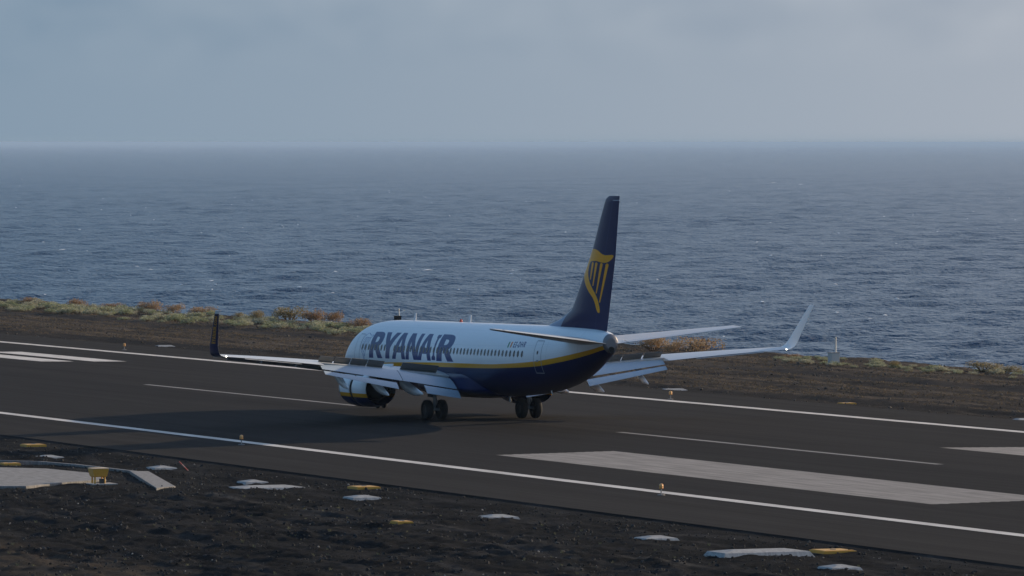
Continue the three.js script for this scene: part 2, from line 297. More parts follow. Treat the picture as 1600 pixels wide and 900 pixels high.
function liveryTexture() {
  const W = 2048, H = 1024, cv = canvas(W, H), c = cv.getContext('2d'), X = (a) => a / 38.2 * W, Y = (th) => th / (2 * Math.PI) * H;
  c.fillStyle = WHITE; c.fillRect(0, 0, W, H);
  const stripe = [[0, 2.5, 2.36], [4, 2.72, 2.55], [8, 2.92, 2.72], [12, 3.02, 2.80], [19.2, 3.13, 2.88], [24.7, 3.16, 2.93], [28, 3.26, 3.02], [31.2, 3.44, 3.16], [33.5, 3.68, 3.40], [35.3, 3.93, 3.66], [37, 4.20, 3.98], [38.2, 4.46, 4.26]];
  const band = (k1, colour, to) => {
    c.fillStyle = colour;
    for (const m of [0, 1]) {
      c.beginPath();
      for (let i = 0; i <= 400; i++) { const a = 37.9 * i / 400, th = thetaAt(a, pchip(stripe, k1, a)); c[i ? 'lineTo' : 'moveTo'](X(a), m ? H - Y(th) : Y(th)); }
      c.lineTo(W, H / 2); c.lineTo(0, H / 2); c.closePath(); c.fill();
    } void to;
  };
  band(1, GOLD); band(2, NAVY);
  // faint wear along the skin
  for (let i = 0; i < 900; i++) { c.fillStyle = `rgba(${rnd() < 0.5 ? '90,95,105' : '255,255,255'},${0.02 + 0.03 * rnd()})`; c.fillRect(rnd() * W, rnd() * H, rr(10, 110), rr(1, 4)); }
  c.strokeStyle = 'rgba(110,120,140,0.28)'; c.lineWidth = 1; for (const a of [3.1, 5.4, 9.9, 14.6, 19.4, 24.1, 28.6, 32.4, 35.6]) { c.beginPath(); c.moveTo(X(a), 0); c.lineTo(X(a), H); c.stroke(); }
  for (const th of [0.62, 1.15, 1.9]) { c.beginPath(); c.moveTo(X(3), Y(th)); c.lineTo(X(33), Y(th)); c.stroke(); }
  // name
  const y0 = Y(0.86), y1 = Y(1.625), cells = [[7.0, 8.95], [8.85, 10.85], [10.65, 12.6], [12.75, 14.55], [14.6, 16.55], [16.7, 17.25], [17.5, 19.85]];
  c.fillStyle = '#0b356f'; c.font = 'bold 200px sans-serif'; c.textBaseline = 'alphabetic';
  'RYANAIR'.split('').forEach((l, i) => {
    const [a0, a1] = cells[i], m = c.measureText(l), w = m.actualBoundingBoxRight + m.actualBoundingBoxLeft, h = m.actualBoundingBoxAscent;
    c.save(); c.translate(X(a0), y1); c.scale((X(a1) - X(a0)) / w, (y1 - y0) / h); c.fillText(l, m.actualBoundingBoxLeft, 0); c.strokeStyle = '#0b356f'; c.lineWidth = 7; if (l !== 'I') c.strokeText(l, m.actualBoundingBoxLeft, 0); c.restore();
  });
  // harp beside the name, drawn in thin lines
  harp(c, (a) => X(5.35 + (a - 34.6) * 0.40), (h) => lerp(Y(1.74), Y(0.88), (h - 6.35) / 3.37), '#33558f', 2.2);
  // flag and registration
  const fy = Y(1.02), fh = Y(1.2) - fy; [['#2f7d55', 0], ['#f4f4f4', 1], ['#d9793a', 2]].forEach(([k, i]) => { c.fillStyle = k; c.fillRect(X(27.5 + i * 0.17), fy, X(0.17) + 1, fh); });
  { c.fillStyle = '#1a2f66'; c.font = 'bold 100px sans-serif'; const m = c.measureText('EI-DHR'); c.save(); c.translate(X(28.2), Y(1.2)); c.scale(X(1.6) / m.width, fh / m.actualBoundingBoxAscent); c.fillText('EI-DHR', 0, 0); c.restore(); }
  return tex(cv);
}
const paintGloss = { roughness: 0.36, specularIntensity: 0.6, clearcoat: 0.22, clearcoatRoughness: 0.15 };
const livery = new THREE.MeshPhysicalMaterial({ map: liveryTexture(), ...paintGloss });
const whitePaint = new THREE.MeshPhysicalMaterial({ color: rgb(0.74, 0.75, 0.76), ...paintGloss });
const wingGrey = new THREE.MeshPhysicalMaterial({ color: rgb(0.56, 0.58, 0.60), roughness: 0.4, clearcoat: 0.3, clearcoatRoughness: 0.3 });
const flapGrey = new THREE.MeshPhysicalMaterial({ color: rgb(0.35, 0.43, 0.51), roughness: 0.45, clearcoat: 0.3, clearcoatRoughness: 0.3 });
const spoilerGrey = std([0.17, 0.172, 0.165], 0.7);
const navyPaint = new THREE.MeshPhysicalMaterial({ color: new THREE.Color(NAVY), ...paintGloss });
const metal = std([0.52, 0.51, 0.5], 0.35, { metalness: 0.85 }), darkMetal = std([0.06, 0.058, 0.055], 0.55, { metalness: 0.5 }), black = std([0.012, 0.012, 0.013], 0.8), rubber = std([0.022, 0.022, 0.023], 0.85), glass = std([0.02, 0.025, 0.035], 0.12), doorBlue = std([0.05, 0.055, 0.075], 0.5), tailGrey = std([0.20, 0.20, 0.22], 0.4, { metalness: 0.6 }), rimGrey = std([0.07, 0.07, 0.072], 0.6), steel = std([0.35, 0.36, 0.37], 0.45, { metalness: 0.4 });

// fuselage
const NS = 110, NR = 64, stations = []; for (let i = 0; i <= NS; i++) { const t = i / NS; stations.push(t < 0.2 ? 5 * Math.pow(t / 0.2, 1.7) : 5 + 32.9 * (t - 0.2) / 0.8); }
const fuselage = mesh('fuselage', loft(stations.map((a) => { const r = []; for (let j = 0; j <= NR; j++) r.push(fusPoint(a, (j / NR) * 2 * Math.PI * 0.9999999)); r[NR] = [...r[0]]; return r; }), { uv: (i, j) => [stations[i] / 38.2, 1 - j / NR] }), livery, jet);
function skinPatch(a0, a1, h0, h1, off, side = 1, na = 3, nh = 4, cut = 0.3) { // a panel lying on the skin, corners cut round
  const p = [], ix = [], s = sec((a0 + a1) / 2), t0 = thetaAt((a0 + a1) / 2, h1), t1 = thetaAt((a0 + a1) / 2, h0); void s;
  for (let i = 0; i <= nh; i++) for (let j = 0; j <= na; j++) {
    const v = i / nh, e = Math.min(v, 1 - v) * 2, inset = e < cut * 2 ? (1 - Math.sqrt(1 - Math.pow(1 - e / (cut * 2), 2))) * 0.5 * (a1 - a0) * 0.6 : 0;
    const a = lerp(a0 + inset, a1 - inset, j / na), q = fusPoint(a, lerp(t0, t1, v), off); p.push(q[0] * side, q[1], q[2]);
  }
  for (let i = 0; i < nh; i++) for (let j = 0; j < na; j++) { const a = i * (na + 1) + j, b = a + na + 1; ix.push(a, b, a + 1, a + 1, b, b + 1); }
  const g = new THREE.BufferGeometry(); g.setAttribute('position', new THREE.Float32BufferAttribute(p, 3)); g.setIndex(ix); g.computeVertexNormals(); return g;
}
for (const side of [1, -1]) for (let i = 0; i < 48; i++) { const a = 5.75 + i * 0.508; if (i === 8 || i === 9) continue; mesh('window', skinPatch(a - 0.125, a + 0.125, 3.63, 3.99, 0.006, side), glass, fuselage); }
function outline(a0, a1, h0, h1, w, mat, name, side = 1) {
  const th = (a, h) => thetaAt(a, h), gs = [];
  const seg = (f, n = 10) => { const rings = []; for (let i = 0; i <= n; i++) rings.push(f(i / n)); return loft(rings.map(([p, q]) => [p, q]), { caps: [false, false] }); };
  const pt = (a, h, o = 0.006) => { const q = fusPoint(a, th(a, h), o); return [q[0] * side, q[1], q[2]]; };
  gs.push(seg((t) => { const h = lerp(h0, h1, t); return [pt(a0, h), pt(a0 + w, h)]; }), seg((t) => { const h = lerp(h0, h1, t); return [pt(a1 - w, h), pt(a1, h)]; }), seg((t) => { const a = lerp(a0 + w, a1 - w, t); return [pt(a, h0), pt(a, h0 + w)]; }), seg((t) => { const a = lerp(a0 + w, a1 - w, t); return [pt(a, h1 - w), pt(a, h1)]; }));
  return mesh(name, mergeGeometries(gs), mat, fuselage);
}
const doorGrey = std([0.33, 0.36, 0.40], 0.5);
outline(31.05, 31.9, 2.78, 4.58, 0.045, doorGrey, 'door_frame');
mesh('door_window', skinPatch(31.38, 31.55, 3.82, 4.02, 0.007), glass, fuselage);
mesh('door_handle', skinPatch(31.32, 31.6, 3.42, 3.52, 0.007), doorGrey, fuselage);
outline(4.5, 5.35, 2.75, 4.55, 0.04, doorGrey, 'door_frame');
for (const side of [1, -1]) for (const [a0, a1, h0, h1] of [[1.75, 2.25, 3.95, 4.28], [2.3, 2.95, 3.95, 4.42]]) mesh('cockpit_window', skinPatch(a0, a1, h0, h1, 0.006, side, 4, 4, 0.1), glass, fuselage);
{ // roof and belly fittings
  const onTop = (a) => sec(a).top + (a - 19.6) * TILT;
  const bl = new THREE.Shape([[0, 0], [0.34, 0], [0.42, 0.42], [0.26, 0.42]].map((q) => new THREE.Vector2(...q))), bg = new THREE.ExtrudeGeometry(bl, { depth: 0.04, bevelEnabled: true, bevelSize: 0.01, bevelThickness: 0.01, bevelSegments: 1 });
  bg.rotateY(-Math.PI / 2); bg.translate(0.02, 0, 0);
  for (const a of [17.6, 9.2]) { const m = mesh('blade_antenna', bg, whitePaint, fuselage); m.position.set(0, onTop(a) - 0.015, a - 19.6); }
  const bc = mesh('beacon_light', new THREE.SphereGeometry(0.09, 12, 8), std([0.45, 0.05, 0.03], 0.3), fuselage); bc.scale.set(1, 1.5, 1); bc.position.set(0, onTop(16.5) + 0.03, 16.5 - 19.6);
  const ba = mesh('blade_antenna', bg, wingGrey, fuselage); ba.scale.setScalar(0.7); ba.rotation.z = Math.PI; ba.position.set(0, 1.34 + 0.03, 23.6 - 19.6);
  const lw = mesh('drain_mast', bg, whitePaint, fuselage); lw.rotation.z = Math.PI; lw.scale.setScalar(0.5); lw.position.set(-0.35, sec(30.5).bot + 0.18, 30.5 - 19.6);
}
// tail end with the exhaust of the small turbine
{
  const ring = (a, k, dy = 0) => { const s = sec(37.9), c = (s.top + s.bot) / 2 + (37.9 - 19.6) * TILT + dy, hh = (s.top - s.bot) / 2 * k, r = []; for (let j = 0; j <= 32; j++) { const th = j / 32 * 2 * Math.PI; r.push([-s.w * k * Math.sin(th), c + hh * Math.cos(th), a - 19.6]); } r[32] = [...r[0]]; return r; };
  mesh('tail_cone', loft([ring(37.88, 1.012), ring(37.94, 0.985), ring(37.99, 0.9), ring(38.02, 0.6, -0.03)], { caps: [false, true] }), tailGrey, jet);
  const ex = mesh('exhaust_pipe', new THREE.TorusGeometry(0.17, 0.02, 10, 28), darkMetal, jet.children[jet.children.length - 1]); ex.position.set(0, 4.36, 38.04 - 19.6);
  const hole = mesh('exhaust_opening', new THREE.CircleGeometry(0.17, 24), black, jet.children[jet.children.length - 1]); hole.position.set(0, 4.36, 38.045 - 19.6);
  const rim = mesh('rim', loft([ring(37.80, 1.02), ring(37.88, 1.022)], { caps: [false, false] }), metal, jet.children[jet.children.length - 1]); void rim;
}
// belly fairing
{
  const T = [[11.6, 0.3, 0.06], [13, 1.2, 0.12], [15, 1.86, 0.16], [18, 1.93, 0.18], [20.5, 1.9, 0.17], [22, 1.6, 0.12], [23.6, 0.9, 0.06]], r = [];
  for (let i = 0; i <= 36; i++) { const a = 11.6 + 12 * i / 36, w = pchip(T, 1, a), d = pchip(T, 2, a), q = []; for (let j = 0; j <= 32; j++) { const th = j / 32 * 2 * Math.PI; { const ct = Math.cos(th), st = Math.sin(th), up = ct > 0, sx = Math.sign(st) * Math.sqrt(Math.abs(st)); q.push([-w * (up ? sx : st), 1.75 + (a - 19.6) * TILT + (up ? 1.05 * Math.sqrt(ct) : (0.42 + d) * ct), a - 19.6]); } } q[32] = [...q[0]]; r.push(q); }
  mesh('belly_fairing', loft(r), navyPaint, jet);
}
// aerofoil sections
function foil(t, camber, cut = 1, n = 16) { // [along chord, up], from the upper trailing edge round the nose to the lower one
  const th = (x) => 5 * t * (0.2969 * Math.sqrt(x) - 0.126 * x - 0.3516 * x * x + 0.2843 * x ** 3 - 0.1015 * x ** 4), cm = (x) => camber * (x < 0.45 ? (0.9 * x - x * x) / 0.2025 : (0.1 + 0.9 * x - x * x) / 0.3025), o = [];
  const low = cut < 1 ? cut - 0.07 : 1;
  for (let i = 0; i <= n; i++) { const x = cut * (1 + Math.cos(Math.PI * i / n)) / 2; o.push([x, cm(x) + th(x)]); }
  for (let i = 1; i <= n; i++) { const x = low * (1 - Math.cos(Math.PI * i / n)) / 2; o.push([x, cm(x) - th(x)]); }
  return o;
}
const PLAN = [[0, 12.9, 21.0], [1.88, 13.9, 20.95], [4.83, 15.75, 20.85], [5.8, 16.28, 20.95], [10.4, 18.7, 22.15], [17.0, 22.25, 23.9]];
const lin = (tab, k, y) => { let i = 0; while (i < tab.length - 2 && y > tab[i + 1][0]) i++; return lerp(tab[i][k], tab[i + 1][k], (y - tab[i][0]) / (tab[i + 1][0] - tab[i][0])); };
const wingH = (y) => { const d = y - 1.88; return 2.13 + 0.145 * d - 0.0023 * d * d; };
function wingRing(y, s, cut) {
  const le = lin(PLAN, 1, y), te = lin(PLAN, 2, y), c = te - le, tw = lerp(0.026, -0.008, y / 17), f = foil(lerp(0.135, 0.10, clamp(y / 12, 0, 1)), 0.018, cut), r = f.map(([x, h]) => [s * y, wingH(y) + h * c - (x - 0.5) * c * tw, le + x * c - 19.6]);
  r.push([...r[0]]); return r;
}
const upperAt = (y, x) => { const le = lin(PLAN, 1, y), te = lin(PLAN, 2, y), c = te - le, t = lerp(0.135, 0.10, clamp(y / 12, 0, 1)), tw = lerp(0.026, -0.008, y / 17); const th = 5 * t * (0.2969 * Math.sqrt(x) - 0.126 * x - 0.3516 * x * x + 0.2843 * x ** 3 - 0.1015 * x ** 4), cm = 0.018 * (0.1 + 0.9 * x - x * x) / 0.3025; return [wingH(y) + (cm + th) * c - (x - 0.5) * c * tw, le + x * c - 19.6]; };
function slab(stn, thick, s, caps = true) { // a flap: stations [y, aFront, hFront, aBack, hBack]
  return loft(stn.map(([y, a0, h0, a1, h1]) => {
    const L = Math.hypot(a1 - a0, h1 - h0), ux = (a1 - a0) / L, uh = (h1 - h0) / L, r = foil(thick, 0.03, 1, 10).map(([x, h]) => [s * y, h0 + (x * uh + h * ux) * L, a0 + (x * ux - h * uh) * L - 19.6]); r.push([...r[0]]); return r;
  }), { caps: [caps, caps] });
}
const between = (q0, q1, n) => { const o = []; for (let i = 0; i <= n; i++) o.push(q0.map((v, k) => lerp(v, q1[k], i / n))); return o; };
function canoe(y, s, a0, h0, a1, h1, r0) { // flap track fairing, a drooping pod
  const rings = []; for (let i = 0; i <= 14; i++) { const t = i / 14, r = r0 * Math.pow(Math.sin(Math.PI * Math.pow(t, 0.62) * 0.985 + 0.01), 0.75) + 0.01, q = [], cy = lerp(h0, h1, t) - 0.12 * Math.sin(Math.PI * t); for (let j = 0; j <= 14; j++) { const th = j / 14 * 6.2831853; q.push([s * y + 0.72 * r * Math.sin(th), cy + 1.25 * r * Math.cos(th), lerp(a0, a1, t) - 19.6]); } q[14] = [...q[0]]; rings.push(q); }
  return loft(rings);
}
function wingletText() {
  const cv = canvas(128, 1024), c = cv.getContext('2d'); c.fillStyle = NAVY; c.fillRect(0, 0, 128, 1024);
  c.save(); c.translate(84, 760); c.rotate(-Math.PI / 2); c.fillStyle = GOLD; c.font = 'bold 70px sans-serif'; const m = c.measureText('RYANAIR.COM'); c.scale(640 / m.width, 0.8); c.fillText('RYANAIR.COM', 0, 0); c.restore(); return tex(cv);
}
const wingletBlue = new THREE.MeshPhysicalMaterial({ map: wingletText(), ...paintGloss });
for (const s of [-1, 1]) {
  const inner = [], outer = []; for (let i = 0; i <= 16; i++) inner.push(wingRing(1.2 + (10.4 - 1.2) * i / 16, s, 0.775)); for (let i = 0; i <= 12; i++) outer.push(wingRing(10.41 + (17.0 - 10.41) * i / 12, s, 1));
  const wing = mesh('wing', mergeGeometries([loft(inner), loft(outer)]), wingGrey, jet);
  // drooped leading edge slats
  const slat = (y0, y1) => { const q = (y) => { const le = lin(PLAN, 1, y), c = lin(PLAN, 2, y) - le; return [y, le - 0.055 * c - 0.12, wingH(y) - 0.055 * c - 0.08, le + 0.09 * c - 0.08, wingH(y) + 0.06 * c - 0.02]; }; return slab(between(q(y0), q(y1), 5), 0.13, s); };
  for (const [y0, y1] of [[5.7, 8.2], [8.25, 10.8], [10.85, 13.4], [13.45, 15.9]]) mesh('slat', slat(y0, y1), wingGrey, wing);
  mesh('main_flap', slab(between([1.98, 19.5, 2.24, 20.85, 1.7], [5.28, 19.85, 2.78, 21.0, 2.22], 6), 0.13, s), flapGrey, wing);
  mesh('main_flap', slab(between([5.32, 19.85, 2.79, 21.0, 2.22], [10.36, 20.85, 3.3, 21.65, 2.96], 8), 0.13, s), flapGrey, wing);
  mesh('aft_flap', slab(between([1.98, 20.9, 1.63, 21.42, 1.2], [4.05, 21.0, 1.96, 21.5, 1.52], 5), 0.12, s), flapGrey, wing);
  mesh('aft_flap', slab(between([5.75, 21.1, 2.14, 21.55, 1.78], [10.33, 21.72, 2.88, 22.05, 2.68], 7), 0.12, s), flapGrey, wing);
  for (const [y, a0, h0, a1, h1, r] of [[4.4, 18.2, wingH(4.4) - 0.35, 21.75, 1.5, 0.25], [6.5, 18.9, wingH(6.5) - 0.3, 21.9, 1.48, 0.24], [9.05, 20.0, wingH(9) - 0.2, 22.3, 1.9, 0.21]]) mesh('flap_track_fairing', canoe(y, s, a0, h0, a1, h1, r), whitePaint, wing);
  mesh('aileron', slab(between([11.9, 21.45 + 0.35, wingH(11.9) + 0.02, 22.58, wingH(11.9) - 0.07], [15.6, 22.7 + 0.28, wingH(15.6) + 0.02, 23.6, wingH(15.6) - 0.05], 5), 0.1, s), wingGrey, wing);
  // lift dumpers standing up
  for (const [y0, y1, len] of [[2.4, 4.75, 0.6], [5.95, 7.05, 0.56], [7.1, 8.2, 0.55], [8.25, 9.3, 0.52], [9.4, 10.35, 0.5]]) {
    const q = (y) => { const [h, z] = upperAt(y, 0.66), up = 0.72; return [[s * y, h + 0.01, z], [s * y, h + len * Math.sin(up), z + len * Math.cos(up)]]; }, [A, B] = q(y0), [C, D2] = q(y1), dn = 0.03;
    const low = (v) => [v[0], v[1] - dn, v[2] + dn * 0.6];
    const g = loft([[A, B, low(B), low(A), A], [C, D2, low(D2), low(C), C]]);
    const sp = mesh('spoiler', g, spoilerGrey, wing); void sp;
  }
  // blended winglet
  const WL = [[17.0, 3.815, 22.25, 1.65, 0.05], [17.14, 3.85, 22.42, 1.56, 0.35], [17.28, 3.95, 22.6, 1.48, 0.75], [17.38, 4.13, 22.82, 1.38, 1.1], [17.46, 4.4, 23.06, 1.26, 1.27], [17.66, 5.4, 24.02, 0.92, 1.33], [17.80, 6.18, 24.78, 0.66, 1.33], [17.82, 6.28, 24.88, 0.62, 1.33], [17.84, 6.36, 25.0, 0.5, 1.33]];
  const wr = (off) => WL.map(([y, h, le, c, ang]) => { const r = foil(0.09, 0.0, 1, 10).map(([x, k]) => { const kk = k * c + (k < 0 ? -off : off); return [s * (y - Math.sin(ang) * kk), h + Math.cos(ang) * kk, le + x * c - 19.6]; }); return r; });
  mesh('winglet', loft(wr(0).map((r) => [...r, [...r[0]]])), whitePaint, wing);
  const skin = wr(0.006).map((r) => r.slice(10)).slice(1, 7);
  mesh('winglet_skin', loft(skin, { caps: [false, false], uv: (i, j, q) => [s > 0 ? 1 - j / 10 : j / 10, clamp((q[1] - 3.85) / 2.5, 0, 1)] }), wingletBlue, wing);
  const nl = mesh('navigation_light', new THREE.SphereGeometry(0.055, 10, 8), new THREE.MeshStandardMaterial({ color: rgb(0.9, 0.9, 0.85), emissive: rgb(1, 0.93, 0.8), emissiveIntensity: 1.2 }), wing); nl.position.set(s * 16.85, wingH(16.85) + 0.02, 23.93 - 19.6);
  const pl = new THREE.PointLight(new THREE.Color(1, 0.93, 0.8), 0.15, 0, 2); pl.castShadow = true; pl.position.set(s * 16.85, wingH(16.85) + 0.02, 24.03 - 19.6); pl.name = 'navigation_lamp'; wing.add(pl);

  // engine
  const cx = s * 4.83, cy = 1.57;
  const nac = (list, seg = 40) => loft(list.map(([a, r, dy = 0]) => { const q = []; for (let j = 0; j <= seg; j++) { const th = j / seg * 2 * Math.PI, f = Math.cos(th) < -0.55 ? 1 - 0.03 * (-Math.cos(th) - 0.55) : 1; q.push([cx + r * 1.02 * Math.sin(th), cy + dy + r * f * Math.cos(th), a - 19.6]); } q[seg] = [...q[0]]; return q; }), { caps: [false, false], uv: (i, j, q) => [0.5, clamp((q[1] - cy) / 2.4 + 0.5, 0, 1)] });
  const engine = mesh('engine', nac([[12.9, 0.78], [12.5, 0.8], [12.3, 0.85], [12.26, 0.9], [12.32, 0.95], [12.6, 1.01], [13.1, 1.05], [13.7, 1.06], [14.05, 1.055], [14.06, 0.98]]), nacelleMat(), jet);
  mesh('intake_lip', nac([[12.42, 0.825], [12.29, 0.86], [12.245, 0.905], [12.31, 0.965], [12.45, 0.992]]), metal, engine);
  mesh('fan', nac([[12.9, 0.78], [12.91, 0.3], [12.5, 0.02]]), darkMetal, engine);
  mesh('reverser_cascade', nac([[14.02, 0.985], [14.62, 0.985]]), black, engine);
  mesh('reverser_sleeve', nac([[14.56, 0.97], [14.56, 1.055], [15.1, 1.045], [15.8, 0.99], [16.35, 0.9], [16.36, 0.87], [15.6, 0.88], [14.7, 0.9]]), nacelleMat(), engine);
  mesh('core_nozzle', nac([[14.6, 0.62], [15.8, 0.6], [16.6, 0.44], [17.0, 0.36], [16.9, 0.33], [16.2, 0.34]]), darkMetal, engine);
  mesh('exhaust_plug', nac([[16.2, 0.3], [16.9, 0.22], [17.5, 0.04], [17.52, 0.002]]), darkMetal, engine);
  mesh('duct_wall', nac([[14.7, 0.9], [14.75, 0.05]]), black, engine);
  mesh('pylon', loft([[13.2, 0.9], [14.6, 1.12], [16.4, 1.0], [18.2, 1.2]].map(([a, h], i) => { const w = [0.04, 0.2, 0.2, 0.05][i], t = i < 1 ? h + 0.12 : 1.28 + 0.08 * i, b = h - 0.15 + (i > 1 ? 0.1 : 0); return [[cx - w, cy + b, a - 19.6], [cx - w, cy + t, a - 19.6], [cx + w, cy + t, a - 19.6], [cx + w, cy + b, a - 19.6], [cx - w, cy + b, a - 19.6]]; })), whitePaint, engine);

  // tailplane
  const sr = (y, le, te, h, t = 0.095) => { const c = te - le, r = foil(t, -0.004, 1, 12).map(([x, k]) => [s * y, h + k * c - (x - 0.5) * c * 0.012, le + x * c - 19.6]); r.push([...r[0]]); return r; };
  const tail = []; for (let i = 0; i <= 10; i++) { const u = i / 10, y = lerp(0.35, 7.05, u); tail.push(sr(y, lerp(33.85, 38.0, u), lerp(38.15, 39.25, u), lerp(4.74, 5.56, u))); } tail.push(sr(7.17, 38.35, 39.2, 5.575, 0.05));
  const stab = mesh('tailplane', loft(tail), wingGrey, jet);
  mesh('elevator', slab(between([0.95, 37.15, 4.83, 38.27, 4.79], [6.6, 38.55, 5.51, 39.19, 5.49], 6), 0.09, s), wingGrey, stab);

  // main gear
  const gx = s * 2.86, gy = 0.527, gear = mesh('main_gear', mergeGeometries([tube([gx, gy, 0], [gx, 1.5, 0.02], 0.085, 0.1), tube([gx, 1.2, 0.02], [gx, 2.2, 0.05], 0.14, 0.15), tube([gx - 0.5, gy, 0], [gx + 0.5, gy, 0], 0.07)]), steel, jet);
  mesh('side_strut', tube([gx, 1.3, 0.05], [gx - s * 1.3, 1.95, 0.05], 0.06), steel, gear);
  mesh('torque_link', mergeGeometries([tube([gx, 0.7, 0.1], [gx, 0.98, 0.42], 0.035), tube([gx, 0.98, 0.42], [gx, 1.3, 0.14], 0.035)]), steel, gear);
  mesh('gear_door', box(0.04, 0.9, 0.75, gx + s * 0.24, 1.68, 0), doorBlue, gear);
  for (const k of [-1, 1]) {
    const wx = gx + k * 0.43, prof = [[0.29, -0.17], [0.36, -0.2], [0.46, -0.212], [0.53, -0.17], [0.562, -0.1], [0.567, 0], [0.562, 0.1], [0.53, 0.17], [0.46, 0.212], [0.36, 0.2], [0.29, 0.17]].map(([r, y]) => new THREE.Vector2(r, y));
    const tg = new THREE.LatheGeometry(prof, 36); tg.rotateZ(Math.PI / 2); tg.translate(wx, gy, 0); mesh('tyre', tg, rubber, gear);
    const rg = new THREE.LatheGeometry([[0.0, -0.1], [0.1, -0.12], [0.12, -0.06], [0.25, -0.09], [0.295, -0.16], [0.295, 0.16], [0.25, 0.09], [0.12, 0.06], [0.1, 0.12], [0, 0.1]].map((q) => new THREE.Vector2(...q)), 28); rg.rotateZ(Math.PI / 2); rg.translate(wx, gy, 0); mesh('wheel_rim', rg, rimGrey, gear);
  }
}
function nacelleMat() {
  if (nacelleMat.m) return nacelleMat.m;
  const cv = canvas(8, 512), c = cv.getContext('2d'); c.fillStyle = WHITE; c.fillRect(0, 0, 8, 512);
  const y = (h) => 512 * (0.5 - h / 2.4); c.fillStyle = GOLD; c.fillRect(0, y(-0.24), 8, 512); c.fillStyle = NAVY; c.fillRect(0, y(-0.46), 8, 512);
  return (nacelleMat.m = new THREE.MeshPhysicalMaterial({ map: tex(cv), ...paintGloss }));
}
{ // nose gear
  const z = 4.0 - 19.6, gy = 0.34, gear = mesh('nose_gear', mergeGeometries([tube([0, gy, z], [0, 1.5, z - 0.05], 0.065, 0.09), tube([-0.25, gy, z], [0.25, gy, z], 0.05)]), steel, jet);
  for (const k of [-1, 1]) { const tg = new THREE.LatheGeometry([[0.18, -0.09], [0.28, -0.1], [0.335, -0.06], [0.343, 0], [0.335, 0.06], [0.28, 0.1], [0.18, 0.09]].map((q) => new THREE.Vector2(...q)), 30); tg.rotateZ(Math.PI / 2); tg.translate(k * 0.2, gy, z); mesh('tyre', tg, rubber, gear); const rg = new THREE.CylinderGeometry(0.19, 0.19, 0.12, 24); rg.rotateZ(Math.PI / 2); rg.translate(k * 0.2, gy, z); mesh('wheel_rim', rg, steel, gear); }
  for (const k of [-1, 1]) mesh('gear_door', box(0.03, 0.55, 1.2, k * 0.42, 1.1, z + 0.1), whitePaint, gear);
}
{ // fin
  const LE = [[5.2, 28.7], [5.45, 29.3], [5.75, 30.7], [6.05, 31.75], [6.4, 32.65], [7.0, 33.26], [7.43, 33.62], [9.54, 35.4], [12.3, 37.2], [12.56, 37.42], [12.64, 37.75]], TE = [[5.2, 37.38], [5.27, 37.41], [7.35, 38.02], [9.42, 38.6], [12.64, 39.16]];
  const W = 1024, H = 1024, cv = canvas(W, H), c = cv.getContext('2d'), X = (a) => (a - 28.5) / 11 * W, Y = (h) => H - (h - 5) / 7.8 * H;
  c.fillStyle = NAVY; c.fillRect(0, 0, W, H);
  c.fillStyle = '#7488a6'; c.beginPath(); c.moveTo(X(28.4), Y(5)); c.lineTo(X(28.4), Y(6.6)); c.lineTo(X(32.7), Y(6.55)); c.quadraticCurveTo(X(32.2), Y(5.95), X(31.2), Y(5)); c.closePath(); c.fill();  // sky reflection on the navy dorsal fillet, painted in as paler blue
  harp(c, X, Y, '#f2a516'); c.lineJoin = 'round';
  c.strokeStyle = 'rgba(120,135,170,0.35)'; c.lineWidth = 2; c.beginPath(); c.moveTo(X(36.0), Y(5.2)); c.lineTo(X(38.4), Y(12.4)); c.stroke();
  c.fillStyle = '#b9c2cf'; c.fillRect(X(38.4), Y(12.42), X(28.5 + 0.75), 4);
  for (let i = 0; i < 200; i++) { c.fillStyle = `rgba(150,165,200,${0.03 * rnd()})`; c.fillRect(rnd() * W, rnd() * H, rr(4, 70), rr(1, 5)); }
  const rings = []; for (let i = 0; i <= 36; i++) { const h = 5.2 + 7.44 * Math.pow(i / 36, 0.85), le = pchip(LE, 1, h), te = lin(TE, 1, h), cc = te - le, th = h < 6.4 ? lerp(0.062, 0.1, smooth(h, 5.2, 6.4)) : i === 36 ? 0.06 : 0.1, r = foil(th, 0, 1, 14).map(([x, k]) => [k * cc, h, le + x * cc - 19.6]); r.push([...r[0]]); rings.push(r); }
  const fin = mesh('fin', loft(rings, { uv: (i, j, q) => [(q[2] + 19.6 - 28.5) / 11, (q[1] - 5) / 7.8] }), new THREE.MeshPhysicalMaterial({ map: tex(cv), ...paintGloss }), jet);
  mesh('rudder_hinge_cover', tube([0.32, 5.5, 36.0 - 19.6], [0.3, 5.62, 36.5 - 19.6], 0.03), whitePaint, fin);
  mesh('static_wick', tube([0, 12.3, 39.1 - 19.6], [0, 12.32, 39.3 - 19.6], 0.012, 0.006, 6), black, fin);
}
top(jet, 'white and navy passenger jet with gold stripe and harp tail rolling along the runway', 'airplane');

